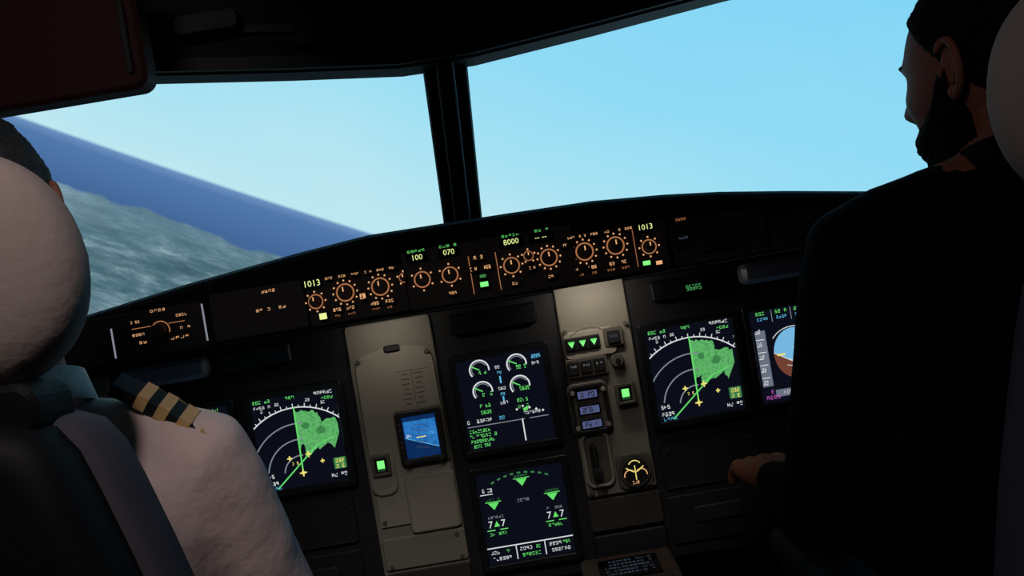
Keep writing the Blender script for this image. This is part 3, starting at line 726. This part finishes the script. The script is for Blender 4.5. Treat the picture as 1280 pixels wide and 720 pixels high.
def person(x,y,headc,shL,shR,elL,elR,wrL,wrR,shirt,skin,short,collar_z):
    g=group('pilot',(x,y,ZO)); L=lambda p: Vector((p[0]-x,p[1]-y,p[2]))
    b=B(); d=M['skin']
    sl,sr=L(shL),L(shR); top=(sl.z+sr.z)/2
    torso(b,[(0,-.02,-.64,.13,.10),(0,-.01,-.60,.165,.12),(0,-.01,-.52,.165,.12),(0,0,-.42,.155,.115),(0,0,-.30,.165,.12),(0,0,-.2,.18,.122),(0,.0,top-.06,.185,.11),(0,-.005,top-.01,.17,.09),(0,-.005,top+.03,.125,.075),(0,0,top+.055,.07,.06)],d)
    hc=L(headc)
    tube(b,[(0,-.01,top),(hc.x*.5,hc.y*.5-.01,(top+hc.z)/2-.0),(hc.x,hc.y-.02,hc.z-.04)],[.066,.058,.055],d)
    for s_,e_,w_ in ((sl,L(elL),L(wrL)),(sr,L(elR),L(wrR))):
        tube(b,[(s_.x*.35,s_.y-.0,s_.z+.028),s_,s_.lerp(e_,.5),e_],[.062,.063,.053,.045],d)
        tube(b,[e_,e_.lerp(w_,.4),w_],[.044,.041,.028],d)
    for sx in (-1,1):
        tube(b,[(sx*.09,-.02,-.60),(sx*.12,.22,-.57),(sx*.13,.42,-.56)],[.09,.078,.06],d)
        tube(b,[(sx*.13,.42,-.56),(sx*.13,.50,-.80),(sx*.13,.53,-1.04)],[.06,.055,.04],d)
        tube(b,[(sx*.13,.52,-1.10),(sx*.13,.62,-1.11),(sx*.13,.71,-1.12)],[.045,.04,.03],d)
    eL,eR=L(elL),L(elR)
    def pick(c):
        if c.z>collar_z-(.02 if c.y>0 else 0) and abs(c.x)<.10: return 1
        if c.z<-1.04: return 3
        if c.z<-.53: return 2
        if short and abs(c.x)>.17 and (c.z<max(eL.z,eR.z)+.06): return 1
        return 0
    fuse(b,'body',g,.011,7,pick,[shirt,skin,M['trouser'],M['black']])
    b=B(); lp=[]
    for k,(dz,rr) in enumerate(((-.012,.072),(.02,.067),(.024,.071),(-.012,.080))):
        lp.append([(rr*math.cos(t)+hc.x*.2,rr*.95*math.sin(t)-.005,collar_z+dz+(.012*-math.sin(t))) for t in [2*math.pi*i/32 for i in range(32)]])
    b.loft(lp,shirt,False,False); b.make('collar',g,smooth=True)
    for w_,e_,lf in ((wrL,elL,True),(wrR,elR,False)):
        w_=L(w_); e_=L(e_); hand(g,w_+(w_-e_).normalized()*.02,(w_-e_),(0,0,1),skin,lf,.75)
    return g,hc

# captain (left seat), hands resting on the thighs
gc,hc=person(-.535,-.66,(-.560,-.65,.165),(-.705,-.65,-.13),(-.365,-.65,-.13),(-.76,-.56,-.40),(-.305,-.56,-.40),(-.70,-.33,-.45),(-.385,-.33,-.455),M['shirt'],M['skin'],True,-.03)
head(gc,hc,math.radians(12),0,M['skin'],M['hairg'])
for sx in (1,-1):
    eb=B()
    def epi(t,w):
        x=.100+.10*t; z=-.034-.062*t-.018*t*t; return Vector((sx*x,w,z))
    def strip(t0,t1,wd,h,m,k=8):
        L=[]
        for i in range(k+1):
            t=t0+(t1-t0)*i/k; p=epi(t,0); q=(epi(min(t+.01,1.1),0)-epi(t-.01,0)).normalized(); nn=Vector((-q.z*sx,0,q.x*sx))
            if nn.z<0: nn=-nn
            L.append([tuple(p+Vector((0,a,-.25*abs(a)))+nn*c) for a,c in ((-wd,0),(-wd,h),(0,h+.004),(wd,h),(wd,0))])
        eb.loft(L,m)
    strip(0,1,.027,.012,M['black'])
    for k in range(4): strip(.24+k*.19,.34+k*.19,.0285,.0145,M['gold'],3)
    eb.make('epaulette',gc)
# first officer (right seat), inner hand on the armrest
gf,hf_=person(.595,-.61,(.582,-.585,.160),(.392,-.60,-.025),(.80,-.61,-.03),(.320,-.52,-.335),(.87,-.50,-.335),(.325,-.31,-.330),(.86,-.27,-.335),M['dshirt'],M['skinf'],False,.045)
head(gf,hf_,math.radians(31),math.radians(-4),M['skinf'],M['hairb'],True)

# ------------------------------------------------------------- lights
def area(name,loc,rot,size,sy,power,col):
    l=bpy.data.lights.new(name,'AREA'); l.shape='RECTANGLE'; l.size=size; l.size_y=sy; l.energy=power; l.color=col
    o=bpy.data.objects.new(name,l); o.location=loc; o.rotation_euler=[math.radians(a) for a in rot]; sc.collection.objects.link(o); return o
def spot(name,loc,tgt,power,ang,col,blend=.6):
    l=bpy.data.lights.new(name,'SPOT'); l.energy=power; l.spot_size=math.radians(ang); l.spot_blend=blend; l.color=col; l.shadow_soft_size=.03
    o=bpy.data.objects.new(name,l); o.location=loc; d=Vector(tgt)-Vector(loc); o.rotation_euler=d.to_track_quat('-Z','Y').to_euler(); sc.collection.objects.link(o)
area('dome_lamp',(-.40,-1.75,ZO+.80),(30,0,0),.35,.2,1.9,(1,.86,.82))
area('flood_lamp',(-162*S,-.09,ZO-.016),(35,0,0),.09,.015,.08,(1,.90,.76))
area('flood_lamp',(94*S,-.09,ZO-.016),(35,0,0),.09,.015,.20,(1,.90,.76))
spot('reading_lamp',(-.22,-1.40,ZO+.72),(-.44,-.75,ZO-.12),8.0,50,(1,.87,.84),.9)
spot('map_lamp',(-.03,-1.3,ZO+.70),(-.05,0,ZO-.26),15.5,32,(1,.93,.85),.7)
w=bpy.data.worlds.new('World'); sc.world=w; w.use_nodes=True
w.node_tree.nodes['Background'].inputs[0].default_value=(.010,.012,.018,1); w.node_tree.nodes['Background'].inputs[1].default_value=1

# ------------------------------------------------------------- camera
c=bpy.data.cameras.new('camera'); c.sensor_width=36; c.lens=34.14; c.clip_start=.02
o=bpy.data.objects.new('camera',c); sc.collection.objects.link(o); sc.camera=o
roll=math.radians(9.5)
o.matrix_world=Matrix.Translation((0,-1.7,ZO))@Matrix.Rotation(math.radians(90),4,'X')@Matrix.Rotation(-roll,4,'Z')
